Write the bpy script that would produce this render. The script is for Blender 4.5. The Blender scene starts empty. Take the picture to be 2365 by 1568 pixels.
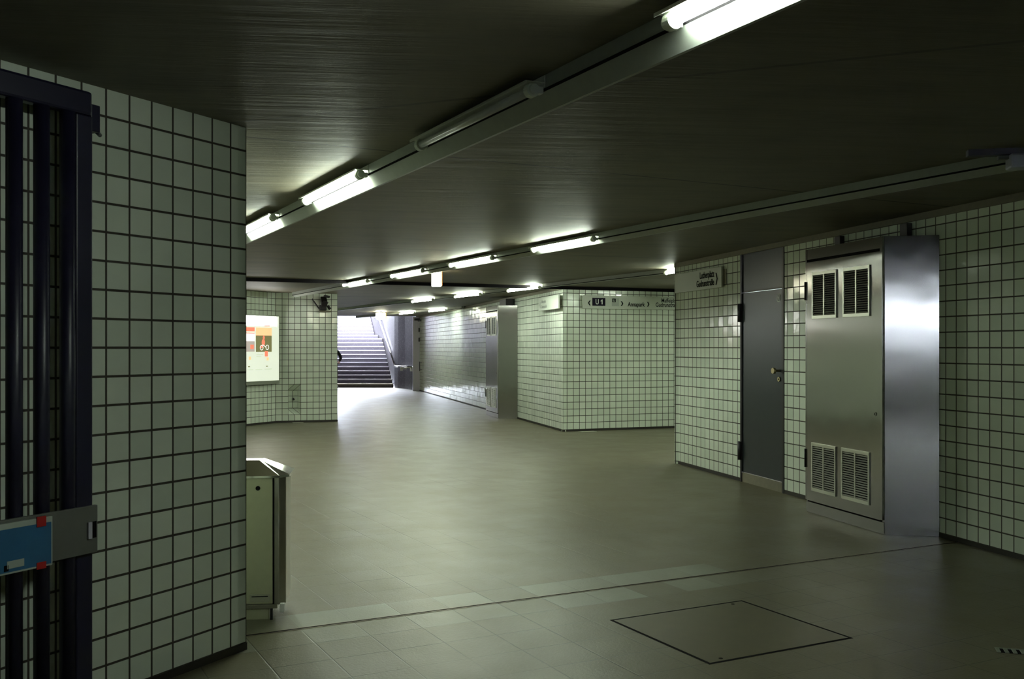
import bpy, bmesh, math, random
from mathutils import Vector, Matrix
random.seed(7)
S = bpy.context.scene
COL = S.collection
E = 1.535                 # eye height
CZ = 2.655                # ceiling height
P = 0.125                 # wall tile pitch
F = 2365 * 35 / 36.0

# ------------------------------------------------------------------ nodes
def new_mat(name):
    m = bpy.data.materials.new(name); m.use_nodes = True
    nt = m.node_tree; nt.nodes.clear()
    out = nt.nodes.new('ShaderNodeOutputMaterial')
    b = nt.nodes.new('ShaderNodeBsdfPrincipled')
    nt.links.new(b.outputs[0], out.inputs[0])
    return m, nt, b
def sock(nt, s, v):
    if isinstance(v, bpy.types.NodeSocket): nt.links.new(v, s)
    else: s.default_value = v
def M_(nt, op, a, b=None, c=None, clamp=False):
    n = nt.nodes.new('ShaderNodeMath'); n.operation = op; n.use_clamp = clamp
    sock(nt, n.inputs[0], a)
    if b is not None: sock(nt, n.inputs[1], b)
    if c is not None: sock(nt, n.inputs[2], c)
    return n.outputs[0]
def VM(nt, op, a, b=None, scale=None):
    n = nt.nodes.new('ShaderNodeVectorMath'); n.operation = op
    sock(nt, n.inputs[0], a)
    if b is not None: sock(nt, n.inputs[1], b)
    if scale is not None: sock(nt, n.inputs['Scale'], scale)
    return n.outputs[0]
def mixc(nt, f, a, b):
    n = nt.nodes.new('ShaderNodeMix'); n.data_type = 'RGBA'
    sock(nt, n.inputs[0], f); sock(nt, n.inputs[6], a); sock(nt, n.inputs[7], b)
    return n.outputs[2]
def obco(nt):
    return nt.nodes.new('ShaderNodeTexCoord').outputs['Object']
def sep(nt, v):
    n = nt.nodes.new('ShaderNodeSeparateXYZ'); nt.links.new(v, n.inputs[0]); return n.outputs
def comb(nt, x, y, z):
    n = nt.nodes.new('ShaderNodeCombineXYZ')
    sock(nt, n.inputs[0], x); sock(nt, n.inputs[1], y); sock(nt, n.inputs[2], z); return n.outputs[0]
def noise(nt, v, scale, detail=3, rough=.5):
    n = nt.nodes.new('ShaderNodeTexNoise'); sock(nt, n.inputs['Vector'], v)
    n.inputs['Scale'].default_value = scale; n.inputs['Detail'].default_value = detail
    n.inputs['Roughness'].default_value = rough
    return n.outputs['Fac']
def smooth(nt, v, a, b):
    n = nt.nodes.new('ShaderNodeMapRange'); n.interpolation_type = 'SMOOTHSTEP'
    sock(nt, n.inputs[0], v); n.inputs[1].default_value = a; n.inputs[2].default_value = b
    return n.outputs[0]
def bump(nt, h, dist, strength=1.0):
    n = nt.nodes.new('ShaderNodeBump'); n.inputs['Distance'].default_value = dist
    n.inputs['Strength'].default_value = strength; sock(nt, n.inputs['Height'], h); return n.outputs[0]
def plain(name, col, rough=.5, metal=0.0, emit=None, es=0.0, nvar=.0, nscale=20, aniso=0.0, spec=.5):
    m, nt, b = new_mat(name)
    c = (*col, 1)
    if nvar > 0:
        v = noise(nt, obco(nt), nscale, 4, .6)
        dark = tuple(x * (1 - nvar) for x in col); lite = tuple(min(1, x * (1 + nvar)) for x in col)
        sock(nt, b.inputs['Base Color'], mixc(nt, v, (*dark, 1), (*lite, 1)))
    else: b.inputs['Base Color'].default_value = c
    b.inputs['Roughness'].default_value = rough; b.inputs['Metallic'].default_value = metal
    b.inputs['Specular IOR Level'].default_value = spec
    if emit:
        b.inputs['Emission Color'].default_value = (*emit, 1); b.inputs['Emission Strength'].default_value = es
    return m

def tile_mat():
    m, nt, b = new_mat('glazed_wall_tiles')
    x, y, z = sep(nt, obco(nt))
    u = M_(nt, 'DIVIDE', M_(nt, 'ADD', x, y), P)
    w = M_(nt, 'DIVIDE', M_(nt, 'SUBTRACT', z, E - 12 * P), P)
    def edge(t): return M_(nt, 'ABSOLUTE', M_(nt, 'SUBTRACT', M_(nt, 'FRACT', t), .5))
    e = M_(nt, 'MAXIMUM', edge(u), edge(w))
    g = smooth(nt, e, .452, .468)
    cell = comb(nt, M_(nt, 'FLOOR', u), M_(nt, 'FLOOR', w), 0)
    wn = nt.nodes.new('ShaderNodeTexWhiteNoise'); wn.noise_dimensions = '3D'; nt.links.new(cell, wn.inputs[0])
    tone = mixc(nt, wn.outputs['Value'], (.66, .73, .62, 1), (.76, .82, .71, 1))
    dirt = noise(nt, obco(nt), 1.3, 4, .6)
    tone = mixc(nt, M_(nt, 'MULTIPLY', smooth(nt, dirt, .5, .8), .22), tone, (.42, .42, .34, 1))
    sock(nt, b.inputs['Base Color'], mixc(nt, g, tone, (.055, .048, .036, 1)))
    sock(nt, b.inputs['Roughness'], M_(nt, 'MULTIPLY_ADD', g, .6, .13))
    b.inputs['Specular IOR Level'].default_value = .5
    tilt = VM(nt, 'SCALE', VM(nt, 'SUBTRACT', wn.outputs['Color'], (.5, .5, .5)), scale=.035)
    bn = bump(nt, M_(nt, 'ADD', M_(nt, 'MULTIPLY', g, -1.0),
                     M_(nt, 'MULTIPLY', noise(nt, obco(nt), 14, 2), .35)), .0025)
    nrm = VM(nt, 'NORMALIZE', VM(nt, 'ADD', bn, tilt))
    nt.links.new(nrm, b.inputs['Normal'])
    return m
EX, EY = .888, .460        # joint direction on floor and ceiling
JX, JY = -1.415, 5.305
def line_mask(nt, x, y, px, py, dx, dy, wd):
    # distance to an infinite line in the floor plane
    n = math.hypot(dx, dy); nx, ny = -dy / n, dx / n
    d = M_(nt, 'ADD', M_(nt, 'MULTIPLY', x, nx), M_(nt, 'MULTIPLY', y, ny))
    d = M_(nt, 'ABSOLUTE', M_(nt, 'SUBTRACT', d, px * nx + py * ny))
    return M_(nt, 'SUBTRACT', 1.0, smooth(nt, d, wd * .5, wd))
def floor_mat():
    m, nt, b = new_mat('stone_floor_slabs')
    x, y, z = sep(nt, obco(nt))          # object frame: x along joint, y across it
    u = M_(nt, 'DIVIDE', M_(nt, 'SUBTRACT', x, .288), .30); v = M_(nt, 'DIVIDE', y, .30)
    eu = M_(nt, 'ABSOLUTE', M_(nt, 'SUBTRACT', M_(nt, 'FRACT', u), .5))
    ev = M_(nt, 'ABSOLUTE', M_(nt, 'SUBTRACT', M_(nt, 'FRACT', v), .5))
    g = smooth(nt, M_(nt, 'MAXIMUM', eu, ev), .484, .494)
    wear = smooth(nt, noise(nt, obco(nt), .9, 3), .38, .66)
    g = M_(nt, 'MULTIPLY', g, M_(nt, 'MULTIPLY_ADD', wear, .55, .08))
    cell = comb(nt, M_(nt, 'FLOOR', u), M_(nt, 'FLOOR', v), 0)
    wn = nt.nodes.new('ShaderNodeTexWhiteNoise'); nt.links.new(cell, wn.inputs[0])
    row = M_(nt, 'LESS_THAN', M_(nt, 'ABSOLUTE', v), 1.0)
    right = M_(nt, 'SUBTRACT', 1.0, smooth(nt, x, 3.0, 3.6))
    row = M_(nt, 'MULTIPLY', row, right)
    new = M_(nt, 'MULTIPLY', row, M_(nt, 'MULTIPLY_ADD', wn.outputs['Value'], .9, .05))
    n1 = noise(nt, obco(nt), 2.2, 5, .6); n2 = noise(nt, obco(nt), 60, 3, .7)
    base = mixc(nt, n1, (.084, .070, .034, 1), (.124, .106, .053, 1))
    base = mixc(nt, M_(nt, 'MULTIPLY', n2, .35), base, (.14, .135, .095, 1))
    base = mixc(nt, M_(nt, 'MULTIPLY', M_(nt, 'GREATER_THAN', wn.outputs['Value'], .82), .15), base, (.14, .13, .095, 1))
    base = mixc(nt, new, base, (.25, .27, .22, 1))
    base = mixc(nt, g, base, (.025, .023, .017, 1))
    sock(nt, b.inputs['Base Color'], base)
    sock(nt, b.inputs['Roughness'], M_(nt, 'MULTIPLY_ADD', n1, .25, .28))
    b.inputs['Specular IOR Level'].default_value = .65
    h = M_(nt, 'ADD', M_(nt, 'MULTIPLY', g, -1), M_(nt, 'MULTIPLY', n2, .5))
    nt.links.new(bump(nt, h, .003), b.inputs['Normal'])
    return m
def ceil_mat():
    m, nt, b = new_mat('board_marked_concrete')
    co = obco(nt); x, y, z = sep(nt, co)
    a = math.radians(6)
    xr = M_(nt, 'ADD', M_(nt, 'MULTIPLY', x, math.cos(a)), M_(nt, 'MULTIPLY', y, math.sin(a)))
    yr = M_(nt, 'ADD', M_(nt, 'MULTIPLY', x, -math.sin(a)), M_(nt, 'MULTIPLY', y, math.cos(a)))
    st = noise(nt, comb(nt, M_(nt, 'MULTIPLY', xr, .45), M_(nt, 'MULTIPLY', yr, 7), 0), 1.0, 5, .7)
    cl = noise(nt, comb(nt, M_(nt, 'MULTIPLY', xr, .8), M_(nt, 'MULTIPLY', yr, 2.2), 3), 1.0, 5, .65)
    base = mixc(nt, st, (.085, .076, .050, 1), (.21, .19, .135, 1))
    base = mixc(nt, M_(nt, 'MULTIPLY', smooth(nt, cl, .45, .75), .5), base, (.05, .046, .034, 1))
    lines = line_mask(nt, x, y, JX, JY - .02, 3.69, 1.99, .012)
    lines = M_(nt, 'MAXIMUM', lines, M_(nt, 'MULTIPLY', line_mask(nt, x, y, -1.2, 4.88, .927, -.376, .02), .45))
    lines = M_(nt, 'MAXIMUM', lines, M_(nt, 'MULTIPLY', line_mask(nt, x, y, -3, 22.0, .99, .12, .06), .8))
    lines = M_(nt, 'MAXIMUM', lines, M_(nt, 'MULTIPLY', line_mask(nt, x, y, -3, 10.6, .93, .36, .02), .6))
    lines = M_(nt, 'MAXIMUM', lines, M_(nt, 'MULTIPLY', line_mask(nt, x, y, -3, 27.5, .99, .12, .08), .8))
    sock(nt, b.inputs['Base Color'], mixc(nt, lines, base, (.006, .005, .004, 1)))
    sock(nt, b.inputs['Roughness'], M_(nt, 'MULTIPLY_ADD', st, .2, .5))
    b.inputs['Specular IOR Level'].default_value = .35
    nt.links.new(bump(nt, st, .006), b.inputs['Normal'])
    return m
def steel_mat():
    m, nt, b = new_mat('brushed_stainless_steel')
    co = obco(nt); x, y, z = sep(nt, co)
    br = noise(nt, comb(nt, M_(nt, 'MULTIPLY', x, 2), M_(nt, 'MULTIPLY', y, 2), M_(nt, 'MULTIPLY', z, 400)), 1.0, 2)
    lo = noise(nt, co, 1.6, 2)
    b.inputs['Base Color'].default_value = (.33, .32, .305, 1); b.inputs['Metallic'].default_value = 1
    b.inputs['Anisotropic'].default_value = .9
    tg = nt.nodes.new('ShaderNodeTangent'); tg.direction_type = 'RADIAL'; tg.axis = 'Z'
    nt.links.new(tg.outputs[0], b.inputs['Tangent'])
    sock(nt, b.inputs['Roughness'], M_(nt, 'MULTIPLY_ADD', br, .08, .14))
    nt.links.new(bump(nt, lo, .004), b.inputs['Normal'])
    return m
def stone_mat(name, d, l, rough):
    m, nt, b = new_mat(name)
    v = nt.nodes.new('ShaderNodeTexVoronoi'); v.inputs['Scale'].default_value = 34
    nt.links.new(obco(nt), v.inputs['Vector'])
    n = noise(nt, obco(nt), 9, 5, .7)
    f = M_(nt, 'MULTIPLY', smooth(nt, v.outputs['Color'], .55, .95), smooth(nt, n, .35, .6))
    sock(nt, b.inputs['Base Color'], mixc(nt, f, (*d, 1), (*l, 1)))
    b.inputs['Roughness'].default_value = rough
    nt.links.new(bump(nt, n, .004), b.inputs['Normal'])
    return m

TILE = tile_mat(); FLOOR = floor_mat(); CEIL = ceil_mat(); STEEL = steel_mat()
STONE = stone_mat('dark_speckled_stone', (.012, .009, .013), (.10, .085, .10), .5)
STEP = stone_mat('dark_granite_steps', (.075, .066, .080), (.11, .10, .12), .6)
TUBE = plain('lit_fluorescent_glass', (.9, .9, .9), .3, emit=(.88, 1.0, .82), es=62)
COOL = plain('lit_cool_fluorescent_glass', (.9, .9, .9), .3, emit=(.88, 1.0, .88), es=50)
DEAD = plain('unlit_fluorescent_glass', (.62, .64, .62), .18)
SOCK = plain('white_lamp_socket_plastic', (.62, .66, .58), .4)
ENAM = plain('grey_enamel_lamp_trunking', (.28, .30, .26), .4, nvar=.12)
REFL = plain('white_enamel_reflector', (.66, .68, .6), .3)
LANT = plain('lit_lantern_glass', (.9, .9, .9), .3, emit=(1.0, .98, .72), es=30)
BLACK = plain('black_rubber_seal', (.006, .005, .006), .9, spec=.1)
DARKB = plain('dark_skirting', (.022, .018, .014), .6, nvar=.2)
NAVY = plain('dark_blue_painted_steel', (.012, .011, .032), .38)
GREYP = plain('grey_zinc_plate', (.15, .155, .14), .5, metal=.25, nvar=.2, nscale=6)
BLUE = plain('blue_sign_face', (.028, .13, .27), .45, nvar=.12)
PALE = plain('pale_sign_edging', (.42, .47, .42), .5)
RED = plain('red_tape', (.40, .012, .012), .5)
DOORM = plain('blue_grey_door_steel', (.034, .041, .046), .30, metal=.5, nvar=.1)
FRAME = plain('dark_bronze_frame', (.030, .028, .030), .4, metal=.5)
BRASS = plain('worn_brass', (.42, .36, .20), .35, metal=.9)
SIGN = plain('pale_sign_board', (.50, .54, .46), .45)
INK = plain('black_sign_lettering', (.010, .010, .012), .8, spec=.1)
INKW = plain('white_sign_lettering', (.75, .78, .72), .5)
INKG = plain('faint_grey_sign_lettering', (.33, .35, .32), .5)
BINM = plain('pale_enamelled_bin_steel', (.50, .51, .34), .38, metal=.2, nvar=.08)
BINS = plain('bin_stainless_edges', (.42, .41, .34), .3, metal=.9)
WHITE = plain('white_enamel', (.8, .8, .78), .35)
LOUV = plain('aluminium_louvre', (.62, .62, .55), .34, metal=.8)
CONC = plain('concrete_edge', (.20, .18, .13), .7, nvar=.2)
RAILM = plain('polished_handrail', (.75, .73, .72), .22, metal=1)
CLOTH = plain('black_jacket_cloth', (.010, .009, .011), .85)
TROU = plain('dark_red_brown_trousers', (.045, .02, .018), .9)
SKIN = plain('skin', (.45, .28, .20), .5)
HAIR = plain('dark_hair', (.02, .014, .01), .6)
CAMM = plain('black_camera_housing', (.016, .012, .014), .5)
TAPW = plain('painted_floor_glint', (.45, .45, .36), .4)
HATCH = plain('hatch_infill_stone', (.104, .090, .048), .42, nvar=.18, nscale=9)

# ------------------------------------------------------------------ helpers
def link(name, me, mats, parent=None, mw=None):
    if not isinstance(mats, (list, tuple)): mats = [mats]
    for m in mats: me.materials.append(m)
    o = bpy.data.objects.new(name, me); COL.objects.link(o)
    if parent: o.parent = parent
    if mw is not None: o.matrix_local = mw
    return o
def bm_obj(name, bm, mats, parent=None, mw=None, bevel=0, smooth_=False):
    bmesh.ops.recalc_face_normals(bm, faces=bm.faces)
    me = bpy.data.meshes.new(name); bm.to_mesh(me); bm.free()
    if smooth_:
        for p in me.polygons: p.use_smooth = True
    o = link(name, me, mats, parent, mw)
    if bevel:
        md = o.modifiers.new('bevel', 'BEVEL'); md.width = bevel; md.segments = 2; md.limit_method = 'ANGLE'
    return o
def tag(o, label=None, cat=None, group=None, kind=None):
    if label: o['label'] = label
    if cat: o['category'] = cat
    if group: o['group'] = group
    if kind: o['kind'] = kind
    return o
def add_box(bm, x0, x1, y0, y1, z0, z1, M=None, mi=0):
    vs = [bm.verts.new((x, y, z)) for x in (x0, x1) for y in (y0, y1) for z in (z0, z1)]
    if M is not None:
        for v in vs: v.co = M @ v.co
    fs = [(0, 1, 3, 2), (4, 6, 7, 5), (0, 4, 5, 1), (2, 3, 7, 6), (0, 2, 6, 4), (1, 5, 7, 3)]
    for f in fs:
        fc = bm.faces.new([vs[i] for i in f]); fc.material_index = mi
def box(name, x0, x1, y0, y1, z0, z1, mat, parent=None, mw=None, bevel=0):
    bm = bmesh.new(); add_box(bm, x0, x1, y0, y1, z0, z1)
    return bm_obj(name, bm, mat, parent, mw, bevel)
def add_cyl(bm, a, b, r, n=16, r2=None):
    a = Vector(a); b = Vector(b); d = (b - a); L = d.length
    M = Matrix.Translation(a) @ d.to_track_quat('Z', 'Y').to_matrix().to_4x4() @ Matrix.Translation((0, 0, L / 2))
    bmesh.ops.create_cone(bm, cap_ends=True, segments=n, radius1=r, radius2=r if r2 is None else r2, depth=L, matrix=M)
def cyl(name, a, b, r, mat, parent=None, mw=None, n=16, r2=None):
    bm = bmesh.new(); add_cyl(bm, a, b, r, n, r2)
    o = bm_obj(name, bm, mat, parent, mw)
    for p in o.data.polygons: p.use_smooth = len(p.vertices) == 4
    return o
def empty(name, mw, label=None, cat=None, group=None, kind=None, parent=None):
    o = bpy.data.objects.new(name, None); COL.objects.link(o); o.empty_display_size = .1
    if parent: o.parent = parent
    o.matrix_local = mw
    return tag(o, label, cat, group, kind)
def frame(p, h, z=0):
    h = Vector((h[0], h[1])).normalized()
    return Matrix(((h.x, -h.y, 0, p[0]), (h.y, h.x, 0, p[1]), (0, 0, 1, z), (0, 0, 0, 1)))
def prism(name, poly, z0, z1, mat, parent=None, mw=None, bevel=0):
    bm = bmesh.new()
    lo = [bm.verts.new((x, y, z0)) for x, y in poly]; hi = [bm.verts.new((x, y, z1)) for x, y in poly]
    bm.faces.new(lo); bm.faces.new(hi); n = len(poly)
    for i in range(n): bm.faces.new((lo[i], lo[(i + 1) % n], hi[(i + 1) % n], hi[i]))
    return bm_obj(name, bm, mat, parent, mw, bevel)
def copy_tree(o, parent=None):
    c = o.copy(); COL.objects.link(c)
    if parent: c.parent = parent; c.matrix_local = o.matrix_local.copy()
    for ch in list(o.children): copy_tree(ch, c)
    return c
def wall(name, p0, p1, mat=TILE, z0=0.0, z1=CZ + .28, phase=0.0, th=.06, holes=(), skirt=None, base=True):
    """the seen face is on the right hand of p0 -> p1"""
    p0 = Vector(p0); p1 = Vector(p1); d = p1 - p0; L = d.length; h = d / L
    mw = frame(p0 + h * phase, h)
    xs = sorted({0, L} | {q for H in holes for q in H[:2]}); zs = sorted({z0, z1} | {q for H in holes for q in H[2:]})
    bm = bmesh.new()
    for i in range(len(xs) - 1):
        for k in range(len(zs) - 1):
            cx = (xs[i] + xs[i + 1]) / 2; cz = (zs[k] + zs[k + 1]) / 2
            if any(H[0] < cx < H[1] and H[2] < cz < H[3] for H in holes): continue
            add_box(bm, xs[i] - phase, xs[i + 1] - phase, 0, th, zs[k], zs[k + 1])
    bmesh.ops.remove_doubles(bm, verts=bm.verts, dist=1e-5)
    o = tag(bm_obj(name, bm, mat, None, mw), kind='structure')
    if base:
        bm = bmesh.new(); segs = [(0, L)]
        for H in holes:
            if H[2] <= .05:
                segs = [(0, H[0]), (H[1], L)]
        for a, b in segs: add_box(bm, a, b, -.006, -.0005, 0, E - 12 * P)
        tag(bm_obj('baseboard_' + name[5:], bm, DARKB, None, frame(p0, h)), kind='structure')
    return o
def hit(p0, h, px, off=0.0):
    """distance along the line p0+s*h whose image column is px"""
    k = (px - 1182.5) / F; h = Vector(h).normalized()
    n = Vector((h.y, -h.x)) * off; q = Vector(p0) + n
    s = (k * q.y - q.x) / (h.x - k * h.y); return s
def text(name, body, size, x, z, mat, parent, align='LEFT', sx=1.0, y=-.003, bold=.0, mw=None):
    cu = bpy.data.curves.new(name, 'FONT'); cu.body = body; cu.size = size; cu.align_x = align
    cu.offset = bold; cu.extrude = .001
    t = bpy.data.objects.new(name, cu); COL.objects.link(t)
    dg = bpy.context.evaluated_depsgraph_get(); me = bpy.data.meshes.new_from_object(t.evaluated_get(dg))
    bpy.data.objects.remove(t); bpy.data.curves.remove(cu)
    for v in me.vertices: v.co = Vector((x + v.co.x * sx, y - v.co.z, z + v.co.y))
    me.materials.clear()
    return link(name, me, mat, parent)
def chevron(name, x, z, w, h, mat, parent, t=.012, y=-.003, flip=False):
    s = -1 if flip else 1
    bm = bmesh.new()
    pts = [(-w / 2 * s, h / 2), ((-w / 2 + t * 1.6) * s, h / 2), (w / 2 * s, 0), ((-w / 2 + t * 1.6) * s, -h / 2), (-w / 2 * s, -h / 2), ((w / 2 - t * 1.6) * s, 0)]
    a = [bm.verts.new((x + p[0], y - .001, z + p[1])) for p in pts]; b = [bm.verts.new((x + p[0], y + .001, z + p[1])) for p in pts]
    for q in (a, b):
        bm.faces.new((q[0], q[1], q[2], q[5])); bm.faces.new((q[5], q[2], q[3], q[4]))
    for i in range(6): bm.faces.new((a[i], a[(i + 1) % 6], b[(i + 1) % 6], b[i]))
    return bm_obj(name, bm, mat, parent)

# ------------------------------------------------------------------ plan
HB = Vector((.469, .883)).normalized()
L1 = Vector((-1.353, 5.07)); L0 = L1 - HB * 9.2
LR = L1 + Vector((-.883, .469)) * 5
HS = Vector((.4226, .9063)); S1 = Vector((-4.829, 20.35)); S0 = S1 - HS * 12.5
P1 = Vector((-3.633, 20.72))
HC = Vector((-.2422, .9702))                     # away from the camera, along the corridor
Q1 = P1 + HC * ((35.3 - P1.y) / HC.y); Q2 = P1 + HC * ((50 - P1.y) / HC.y)
Mc = Vector((.93, 18.2)); K1 = Vector((-3.30, 35.45))
D1 = Vector((6.5, 20.4)); D0 = Vector((6.0, 11.2))
R1 = Vector((2.183, 13.24)); HR = Vector((.2418, -.9703)); R2 = R1 + HR * 16.8
B0 = L0

wall('wall_left', L0, L1, phase=(L1 - L0).length - .111)
wall('wall_left_return', L1, LR)
wall('wall_left_far', LR, S0)
wall('wall_poster', S0, S1, phase=(S1 - S0).length - .02)
dP = P1 - S1; LP = dP.length; nx0, nx1 = LP - 8 * P, LP - 6 * P; nz0 = E - 12 * P + P; nz1 = nz0 + 5 * P
wp = wall('wall_niche', S1, P1, phase=LP, holes=[(nx0, nx1, nz0, nz1)])
# the tiled niche, splayed at top and foot
bm = bmesh.new(); d = .15
fr = [(nx0, nz0), (nx1, nz0), (nx1, nz1), (nx0, nz1)]
bk = [(nx0 + .01, nz0 + .13), (nx1 - .06, nz0 + .13), (nx1 - .06, nz1 - .15), (nx0 + .01, nz1 - .15)]
a = [bm.verts.new((x - LP, .001, z)) for x, z in fr]; b = [bm.verts.new((x - LP, d, z)) for x, z in bk]
bm.faces.new(b)
for i in range(4): bm.faces.new((a[i], a[(i + 1) % 4], b[(i + 1) % 4], b[i]))
nic = bm_obj('niche', bm, TILE, wp)
box('niche_light_block', nx0 - LP - .03, nx1 - LP + .03, d + .005, d + .03, nz0 - .03, nz1 + .03, DARKB, wp)  # unseen cover added behind the niche to keep sky light from leaking in
cyl('niche_tap', (nx0 + .11 - LP, d, .48), (nx0 + .11 - LP, .06, .47), .022, FRAME, nic)
wall('wall_corridor_left', P1, Q1)
wall('wall_corridor_right', K1, Mc, phase=(Mc - K1).length)
wall('wall_middle', Mc, D1, phase=.085)
wall('wall_passage_end', D1, D0)
wall('wall_right_return', D0, R1)
HD = [hit(R1, HR, 1711), hit(R1, HR, 1811.5)]
wall('wall_right', R1, R2, phase=.02, holes=[(HD[0], HD[1], 0, CZ + .28)])
hb = (L0 - R2).normalized()
wall('wall_back', R2, L0, holes=[(2.6, 4.6, 0, CZ)])
Ea = R2 + hb * 2.6; Eb = R2 + hb * 4.6; NO = Vector((hb.y, -hb.x)) * -1
wall('wall_exit_right', Ea, Ea + NO * 9, z1=5.2)
wall('wall_exit_left', Eb + NO * 9, Eb, z1=5.2)
wall('wall_exit_end', Ea + NO * 9, Eb + NO * 9, z1=5.2, base=False)
TE = Matrix(((NO.x, -hb.x, 0, Eb.x), (NO.y, -hb.y, 0, Eb.y), (0, 0, 1, 0), (0, 0, 0, 1)))
tag(box('ceiling_exit', .07, 3.3, 0.0, 2.0, 2.66, 2.85, CEIL, None, TE), kind='structure')
es = empty('exit_staircase', TE, 'daylit exit stairs behind the viewer', 'stairs')
EXS = plain('pale_concrete_steps', (.72, .71, .76), .7)
for k in range(18): box('step', 1.0 + .30 * k, 1.3 + .30 * k + (2.2 if k == 17 else 0), .01, 1.99, max(0, .16 * k - .1), .16 * (k + 1), EXS, es)
# concrete edge along the top of the right wall
for nm, (a, b) in {'trim_1': (R1, R2), 'trim_2': (K1, Mc)}.items():
    Lw = (b - a).length
    tag(box(nm, 0, Lw, -.03, -.001, CZ - .055, CZ - .001, CONC, None, frame(a, b - a)), kind='structure')

# floor
fl = Matrix(((EX, -EY, 0, JX), (EY, EX, 0, JY), (0, 0, 1, 0), (0, 0, 0, 1)))
bm = bmesh.new()
inv = fl.inverted()
cor = [(-13, -5), (9, -5), (9, 38.3), (-13, 38.3)]
vs = [bm.verts.new(inv @ Vector((x, y, 0))) for x, y in cor]; vb = [bm.verts.new(inv @ Vector((x, y, -.2))) for x, y in cor]
bm.faces.new(vs); bm.faces.new(vb)
for i in range(4): bm.faces.new((vs[i], vs[(i + 1) % 4], vb[(i + 1) % 4], vb[i]))
tag(bm_obj('floor', bm, FLOOR, None, fl), kind='structure')
# metal strip of the joint
Lj = (Vector((3.6, 7.9)) - Vector((JX, JY))).length
js = tag(empty('trim_3', fl), kind='structure')
box('joint_profile', -.25, Lj, -.016, -.009, 0, .002, plain('dull_brass_strip', (.24, .2, .15), .4, metal=.7), js)
box('joint_profile', -.25, Lj, .009, .016, 0, .002, js.children[0].data.materials[0], js)
box('joint_gap', -.25, Lj, -.009, .009, 0, .001, BLACK, js)
# ceiling
outline = [L0, L1, LR, S0, S1, P1, Q1, Vector((-3.22, 35.3)), Mc, D1, D0, R1, R2]
tag(prism('ceiling', [(q.x, q.y) for q in outline], CZ, CZ + .27, CEIL), kind='structure')
tag(box('ceiling_stairwell', -13, 2, 35.3, 39.2, 3.5, 3.7, CEIL), kind='structure')
tag(box('ceiling_upstand', -13, 2, 35.18, 35.3, CZ + .27, 3.7, CEIL), kind='structure')
# dark downstand profile across the ceiling
a = Vector((-7.6, 15.05)); b = Vector((1.9, 18.75)); b = Vector((6.5, 20.2))
a = Vector((-4.3, 15.9)); hd = Vector((7.0, 3.0)).normalized()
tag(box('trim_4', -3.2, 11.6, -.05, .05, CZ - .055, CZ - .001, BLACK, None, frame(a, hd)), kind='structure')

# ------------------------------------------------------------------ staircase
st = empty('staircase', Matrix.Translation((-6.2, 38.3, 0)), 'wide dark granite stairs climbing to daylight at the end of the corridor', 'stairs')
RISE, RUN = .16, .32
NOSE = plain('pale_metal_nosing', (.80, .78, .82), .45)
def stair_x(y):
    return (1.55 + .2496 * 0 + (-3.633 - .2495 * (y - 20.7)) * 1) if False else None
def right_edge(y): return -4.56 - .25 * (y - 38.3)
def left_edge(y): return P1.x + HC.x / HC.y * (y - P1.y)
nstep = 0; z = 0; y = 38.3
for k in range(24):
    y0 = y; y1 = y + RUN
    if k == 12: y1 = y + 1.55
    z1 = z + RISE
    poly = [(left_edge(y0) + .01 + 6.2, y0 - 38.3), (right_edge(y0) + 6.2, y0 - 38.3), (right_edge(y1) + 6.2, y1 - 38.3), (left_edge(y1) + .01 + 6.2, y1 - 38.3)]
    if k == 11:
        poly[1:3] = [(right_edge(y0) + 6.2, y0 - 38.3), (right_edge(y1) + 6.2, y1 - 38.3)]
    s_ = prism('step', poly, z - (.0 if k == 0 else .2), z1, STEP, st)
    bm = bmesh.new()
    c0, c1 = poly[0], poly[1]
    add_box(bm, c0[0] + .02, c1[0] - .02, c0[1] - .006, c0[1] + .03, z1 - .034, z1 + .004)
    bm_obj('nosing', bm, NOSE, s_)
    y = y1; z = z1
    if k == 11: y += 1.25; prism('landing', [(left_edge(y1) + 6.21, y1 - 38.3), (right_edge(y1) + 6.2, y1 - 38.3), (right_edge(y) + 6.2, y - 38.3), (left_edge(y) + 6.21, y - 38.3)], z1 - .2, z1, STEP, st)
# stone wall beside the stairs, curved where it meets the corridor
pts = []
p = [Vector((-3.42, 35.45)), Vector((-3.62, 36.3)), Vector((-4.0, 37.2)), Vector((-4.33, 37.85)), Vector((-4.53, 38.35))]
e_ = Vector((right_edge(51), 51))
path = p + [e_]
bm = bmesh.new(); n = len(path); top = 6.5
a0 = [bm.verts.new((q.x, q.y, 0)) for q in path]; a1 = [bm.verts.new((q.x, q.y, top)) for q in path]
b0 = [bm.verts.new((q.x + .4, q.y + .1, 0)) for q in path]; b1 = [bm.verts.new((q.x + .4, q.y + .1, top)) for q in path]
for i in range(n - 1):
    bm.faces.new((a0[i], a0[i + 1], a1[i + 1], a1[i])); bm.faces.new((b0[i], b1[i], b1[i + 1], b0[i + 1]))
    bm.faces.new((a1[i], a1[i + 1], b1[i + 1], b1[i]))
bm.faces.new((a0[0], a1[0], b1[0], b0[0]))
tag(bm_obj('wall_stair_right', bm, STONE), kind='structure')
wall('wall_stair_left', Q1, Q2, mat=STONE, z1=6.5, base=False)
tag(box('wall_stair_back', -9, -2.5, 51, 51.2, 0, 8.5, CONC), kind='structure')
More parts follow.
